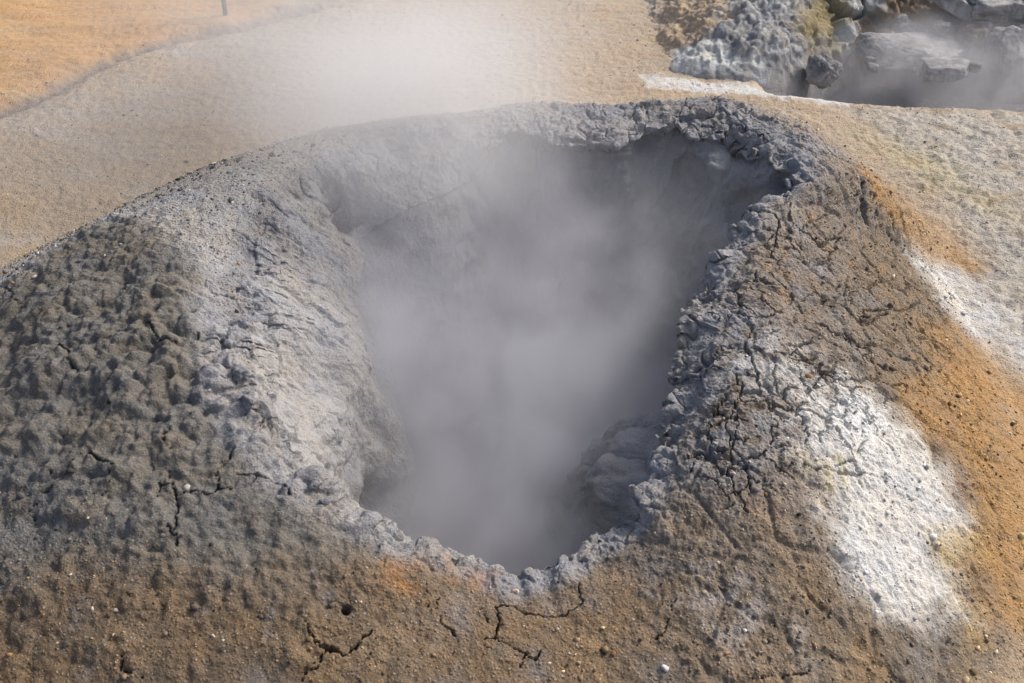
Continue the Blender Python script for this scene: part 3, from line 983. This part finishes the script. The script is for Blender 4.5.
for i, (px, py, q) in enumerate(((872, 69, .05), (975, 68, .06), (940, 30, .08), (985, 28, .07), (870, 62, .05), (900, 20, .06), (1002, 36, .05))):
    stone('rubble_stone', px, py, (q * .9, q * .75, q * .6), 60 + i, M_ROCK if i % 3 else M_ROCKP, 'small grey rubble stone wedged among the boulders behind the crater', 'stone', 'rubble among the boulders', (0, 0, i * 1.3), .35, .6, .2, 4)
for o in [o for o in bpy.data.objects if o.name.startswith('boulder')]:
    if 'slab' in o['label'] and 'pale' in o['label'] and 'corner' not in o['label']:
        o.location.y += .09
        o.location.z -= .035
M_WHITEST = rock_material('white_stone', (.58, .56, .52), (.74, .72, .69), 90)
M_PINK = rock_material('pink_stone', (.55, .40, .32), (.62, .50, .42), 90)
M_REDST = rock_material('reddish_stone', (.20, .12, .09), (.14, .10, .08), 90)
M_ORST = rock_material('orange_stone', (.34, .18, .09), (.28, .16, .09), 90)
M_CLOD = rock_material('grey_mud_clod', (.19, .192, .20), (.34, .338, .335), 50)

# snap small stones onto the finished mound surface
_outidx = np.where(MOUND_OUT)[0]
def project(P):
    v = P - CAM
    dz = v @ FWD
    return 512 + v[:, 0] / dz * FPX, 341.5 - (v @ UP) / dz * FPX


_mx, _my = project(MOUND_V[_outidx])


def on_mound(px, py):
    k = np.argsort((_mx - px) ** 2 + (_my - py) ** 2)[:12]
    c = MOUND_V[_outidx[k]]
    # the visible one is the nearest to the camera
    return c[np.argmin(((c - CAM) ** 2).sum(1))]


GS = 'loose stones on the crater slope'
for px, py, s, seed, mt, lb in (
        (668, 669, (.014, .009, .007), 21, M_WHITEST, 'bright white stone lying on the brown front slope'),
        (517, 592, (.012, .010, .008), 22, M_PINK, 'pale pinkish stone just below the notch in the rim'),
        (613, 652, (.009, .008, .006), 23, M_ORST, 'orange stone on the brown front slope near the white stone'),
        (272, 156, (.016, .014, .013), 24, M_REDST, 'reddish brown stone on the pale crest of the mound')):
    stone('stone', px, py, s, seed, mt, lb, 'stone', GS, (.3, .2, seed), .32, .85, .26, 3, on_mound(px, py))
GC = 'mud clods along the near rim'
for px, py, s, seed, lb in (
        (229, 341, (.060, .055, .045), 31, 'dark blue grey mud clod on the left rim, highest of the clods'),
        (244, 374, (.055, .05, .045), 32, 'blue grey mud clod on the left rim below the dark clod'),
        (246, 402, (.05, .045, .04), 33, 'grey mud clod on the left rim, lowest of the three upper clods'),
        (324, 500, (.032, .024, .02), 35, 'small flat dark clod on the pale near rim'),
        (316, 482, (.035, .03, .025), 36, 'small dark clod above the flat one on the near rim')):
    stone('mud_clod', px, py, tuple(v * .62 for v in s), seed, M_CLOD, lb, 'mud clod', GC, (0, 0, seed), .42, .2, .42, 4, on_mound(px, py))

# wooden marker stake in the orange field
import bmesh
bm = bmesh.new()
rings = []
for k in range(9):
    t = k / 8
    rr = .019 - .003 * t + random.uniform(-.0012, .0012)
    ring = [bm.verts.new((math.cos(a) * rr + .006 * math.sin(3 * t), math.sin(a) * rr + .004 * math.sin(4 * t + 1), -.05 + .75 * t)) for a in [i * math.tau / 10 for i in range(10)]]
    rings.append(ring)
for a, b in zip(rings[:-1], rings[1:]):
    for i in range(10):
        bm.faces.new((a[i], a[(i + 1) % 10], b[(i + 1) % 10], b[i]))
top = bm.verts.new((.004, 0, .715))
for i in range(10):
    bm.faces.new((rings[-1][i], rings[-1][(i + 1) % 10], top))
me = bpy.data.meshes.new('wooden_stake')
bm.to_mesh(me); bm.free()
M_WOOD = rock_material('weathered_wood', (.045, .028, .015), (.09, .055, .03), 120)
me.materials.append(M_WOOD)
stake = bpy.data.objects.new('wooden_stake', me)
COL.objects.link(stake)
sp = surf(225, 14)
stake.location = (sp[0], sp[1], float(ground_z(np.array([sp[0]]), np.array([sp[1]]))[0]))
tag(stake, 'thin dark brown wooden stake standing beside the gully', 'stake')

# ------------------------------------------------------------------ grit scattered over slopes and ground
def grit(name, P, N, size, cols, label):
    import bmesh
    bm = bmesh.new()
    bmesh.ops.create_icosphere(bm, subdivisions=1, radius=1)
    tv = np.array([v.co[:] for v in bm.verts]); tf = np.array([[v.index for v in f.verts] for f in bm.faces])
    bm.free()
    n = len(P)
    jit = 1 + rng.normal(0, .30, (n, len(tv), 1))
    sc = size[:, None, None] * (rng.uniform(.6, 1.2, (n, 1, 3)) * np.array([1, 1, .75]))
    a = rng.uniform(0, math.tau, n)
    ca, sa = np.cos(a), np.sin(a)
    q = tv[None] * jit * sc
    X = q[..., 0] * ca[:, None] - q[..., 1] * sa[:, None]
    Y = q[..., 0] * sa[:, None] + q[..., 1] * ca[:, None]
    VV = np.stack([X, Y, q[..., 2]], -1) + P[:, None] + N[:, None] * size[:, None, None] * .25
    F = (tf[None] + (np.arange(n) * len(tv))[:, None, None]).reshape(-1, 3)
    me = bpy.data.meshes.new(name)
    me.vertices.add(n * len(tv)); me.vertices.foreach_set('co', VV.astype(np.float32).ravel())
    me.loops.add(F.size); me.loops.foreach_set('vertex_index', F.astype(np.int32).ravel())
    me.polygons.add(len(F))
    me.polygons.foreach_set('loop_start', np.arange(0, F.size, 3, dtype=np.int32))
    me.polygons.foreach_set('loop_total', np.full(len(F), 3, np.int32))
    me.update()
    at_ = me.attributes.new('earth', 'FLOAT_COLOR', 'POINT')
    rgba = np.ones((n, len(tv), 4), np.float32); rgba[:, :, :3] = cols[:, None]
    at_.data.foreach_set('color', rgba.ravel())
    k = NT('grit_stone')
    c = k.n('ShaderNodeAttribute', attribute_name='earth').outputs['Color']
    tc = k.n('ShaderNodeTexCoord').outputs['Object']
    nz = k.n('ShaderNodeTexNoise', {'Vector': tc, 'Scale': 150.0, 'Detail': 3.0}).outputs[0]
    t = k.math('MULTIPLY_ADD', nz, .8, .6)
    c = k.mix(1.0, c, k.n('ShaderNodeCombineColor', {0: t, 1: t, 2: t}).outputs[0], 'MULTIPLY')
    p = k.n('ShaderNodeBsdfPrincipled', {'Base Color': c, 'Roughness': .9, 'Specular IOR Level': .25})
    k.n('ShaderNodeOutputMaterial', {'Surface': p.outputs[0]})
    me.materials.append(k.m)
    o = bpy.data.objects.new(name, me)
    COL.objects.link(o)
    tag(o, label, 'gravel', None, 'stuff')
    return o


# weight by area so the scatter is even
area = np.where(MOUND_OUT, np.maximum(MOUND_D, 0) + tab(0, TT), 0) * np.where(DD > .28 * tab(2, TT), 3.0, .75)
wgt = area * (1 - .8 * lum_core) * (1 - .75 * rimb) * (DD > .03) * (DD < .95 * tab(2, TT))
wgt *= .25 + np.clip(n1 + .4, 0, 1.4) * np.clip(n2 + .6, .1, 1.5)
wgt *= 1 + 3.0 * crest
idx = rng.choice(len(V), 14000, p=wgt / wgt.sum())
base = col[idx]
tone = rng.lognormal(0, .42, (len(idx), 1))
gcol = np.clip(base * tone, .03, .7)
pick = rng.random(len(idx))
gcol[pick < .08] = np.array([.36, .21, .10])
gcol[(pick > .14) & (pick < .20)] = np.array([.56, .47, .36])
gcol[(pick > .80)] *= np.array([.45, .45, .48])
gcol *= np.where((crest[idx] > .5) & (rng.random(len(idx)) < .6), .42, 1.0)[:, None]
gs = np.clip(rng.lognormal(math.log(.0036), .52, len(idx)), .002, .016)
gi = np.where(vis & (gr_ < 9))[0]
gw = RR.ravel()[gi] ** 1.0
gi = rng.choice(gi, 7000, p=gw / gw.sum())
gcol2 = np.clip(gc[gi] * rng.lognormal(-.15, .4, (len(gi), 1)), .03, .7)
gs2 = np.clip(rng.lognormal(math.log(.0042), .40, len(gi)), .0025, .013)
grit('gravel', np.concatenate([V[idx], G[gi]]), np.concatenate([Nn[idx], np.tile([0, 0, 1.], (len(gi), 1))]),
     np.concatenate([gs, gs2]), np.concatenate([gcol, gcol2]), 'fine rusty and grey grit strewn over the slopes')

# ------------------------------------------------------------------ mud at the bottom of the pit
mn = 120
ma = np.linspace(0, math.tau, mn, endpoint=False)
mr = np.linspace(0.02, 1, 50)
MA, MR = np.meshgrid(ma, mr)
mth = np.mod(MA.ravel() + math.pi, math.tau) - math.pi
mR = (tab(0, mth) - tab(3, mth) - tab(5, mth) * .7) * MR.ravel()
MP = np.stack([CEN[0] + np.cos(mth) * mR, CEN[1] + np.sin(mth) * mR, np.full(len(mR), FLOOR + .10)], 1)
MP[:, 2] += noise(MP, .25, 3., 2) * .008
mc = np.tile(GREY * .9, (len(MP), 1)); mex = np.tile(np.array([0, .2, 1.]), (len(MP), 1))
mud = grid_mesh('mud_pool', MP, mn, 50, True, mc, mex, M_EARTH, None)
tag(mud, kind='structure')
mud['label'] = 'wet grey mud at the bottom of the crater'

# ------------------------------------------------------------------ steam
def steam(name, mesh_pts, blobs, density, label, noise_scale=3.2, col=(.77, .775, .815), lo=.38, hi=1.5):
    """mesh_pts: (centre, radii) of the closed hull; blobs: (centre, radii, weight)"""
    import bmesh
    bm = bmesh.new()
    bmesh.ops.create_icosphere(bm, subdivisions=4, radius=1.0)
    c, r = mesh_pts
    for v in bm.verts:
        v.co = Vector([c[i] + v.co[i] * r[i] for i in range(3)])
    me = bpy.data.meshes.new(name)
    bm.to_mesh(me); bm.free()
    k = NT(name + '_vapour')
    pos = k.n('ShaderNodeTexCoord').outputs['Object']
    wob = k.n('ShaderNodeTexNoise', {'Vector': pos, 'Scale': noise_scale * .8, 'Detail': 2.0})
    wp = k.n('ShaderNodeVectorMath', {0: pos, 1: k.n('ShaderNodeVectorMath', {0: wob.outputs['Color'], 1: (-.5, -.5, -.5)}, operation='ADD').outputs[0], }, operation='MULTIPLY_ADD')
    # warped position = pos + (noise - .5) * .35
    sc = k.n('ShaderNodeVectorMath', {0: wob.outputs['Color'], 1: (-.5, -.5, -.5)}, operation='ADD').outputs[0]
    sc2 = k.n('ShaderNodeVectorMath', {0: sc, 'Scale': .45}, operation='SCALE').outputs[0]
    wpos = k.n('ShaderNodeVectorMath', {0: pos, 1: sc2}, operation='ADD').outputs[0]
    k.t.nodes.remove(wp)
    tot = None
    for bc, br, bw in blobs:
        q = k.n('ShaderNodeVectorMath', {0: wpos, 1: tuple(-v for v in bc)}, operation='ADD').outputs[0]
        q = k.n('ShaderNodeVectorMath', {0: q, 1: tuple(1 / v for v in br)}, operation='MULTIPLY').outputs[0]
        d = k.n('ShaderNodeVectorMath', {0: q}, operation='LENGTH').outputs['Value']
        w = k.math('MULTIPLY', k.ramp(d, 1.0, .0), bw)
        tot = w if tot is None else k.math('ADD', tot, w)
    nz = k.n('ShaderNodeTexNoise', {'Vector': wpos, 'Scale': noise_scale, 'Detail': 6.0, 'Roughness': .62}).outputs[0]
    nz = k.ramp(nz, .36, .64, lo, hi)
    den = k.math('MULTIPLY', k.math('MULTIPLY', tot, nz), density)
    v = k.n('ShaderNodeVolumePrincipled', {'Color': (*col, 1), 'Density': den, 'Anisotropy': .0})
    k.n('ShaderNodeOutputMaterial', {'Volume': v.outputs[0]})
    me.materials.append(k.m)
    o = bpy.data.objects.new(name, me)
    COL.objects.link(o)
    tag(o, label, 'steam', None, 'stuff')
    return o


cx, cy = CEN
steam('steam', ((cx - .1, cy + .3, .05), (1.7, 2.1, 1.2)),
      [((cx + .08, cy + .05, -.70), (1.35, 1.85, .95), 1.0), ((cx - .05, cy + .70, .10), (1.6, 1.7, .95), .15), ((cx - .75, cy + .25, .0), (.75, 1.0, .75), .30)],
      9.5, 'dense grey steam filling the crater pit')
steam('steam', ((-1.2, 1.95, .85), (2.6, 2.7, 1.3)),
      [((-.48, .62, .88), (1.05, 1.05, .55), 1.45), ((-.9, 2.8, .9), (2.2, 2.0, 1.1), .42), ((-2.0, 2.0, .4), (1.6, 1.8, .9), .16)],
      1.55, 'thin veil of steam drifting over the back left rim', 1.3, (.93, .925, .92), .55, 1.4)
bp_ = at(930, 92, -.2)
steam('steam', ((bp_[0] + .3, bp_[1] + .15, .02), (1.7, .80, .55)),
      [((bp_[0] + .15, bp_[1] + .12, -.10), (1.5, .70, .48), 1.0)],
      2.1, 'low steam lying in the hollow behind the crater', 2.4, (.93, .925, .93), .45, 1.5)

# ------------------------------------------------------------------ light
SUN_EL, SUN_AZ = math.radians(42), math.radians(62)      # azimuth clockwise from +Y
sd_ = Vector((math.sin(SUN_AZ) * math.cos(SUN_EL), math.cos(SUN_AZ) * math.cos(SUN_EL), math.sin(SUN_EL)))
ld = bpy.data.lights.new('sun', 'SUN')
ld.energy = 1.95
ld.angle = math.radians(9)
ld.color = (1.0, .97, .93)
lo = bpy.data.objects.new('sun', ld)
COL.objects.link(lo)
lo.rotation_euler = (-sd_).to_track_quat('-Z', 'Y').to_euler()
wd = bpy.data.worlds.new('World')
S.world = wd
wd.use_nodes = True
nt = wd.node_tree
nt.nodes.clear()
sky = nt.nodes.new('ShaderNodeTexSky')
sky.sky_type = 'NISHITA'
sky.sun_disc = False
sky.sun_elevation = SUN_EL
sky.sun_rotation = SUN_AZ
sky.dust_density = 5.0
sky.air_density = .8
bg = nt.nodes.new('ShaderNodeBackground')
bg.inputs[1].default_value = .15
ow = nt.nodes.new('ShaderNodeOutputWorld')
nt.links.new(sky.outputs[0], bg.inputs[0])
nt.links.new(bg.outputs[0], ow.inputs[0])

S.view_settings.view_transform = 'Standard'
S.view_settings.look = 'None'
S.view_settings.exposure = 0.27
S.view_settings.gamma = 1.0
S.render.engine = 'CYCLES'
c = S.cycles
c.use_denoising = True
c.max_bounces = 6
c.diffuse_bounces = 3
c.volume_bounces = 3
c.volume_step_rate = 2.0
c.volume_preview_step_rate = 2.0
c.volume_max_steps = 128
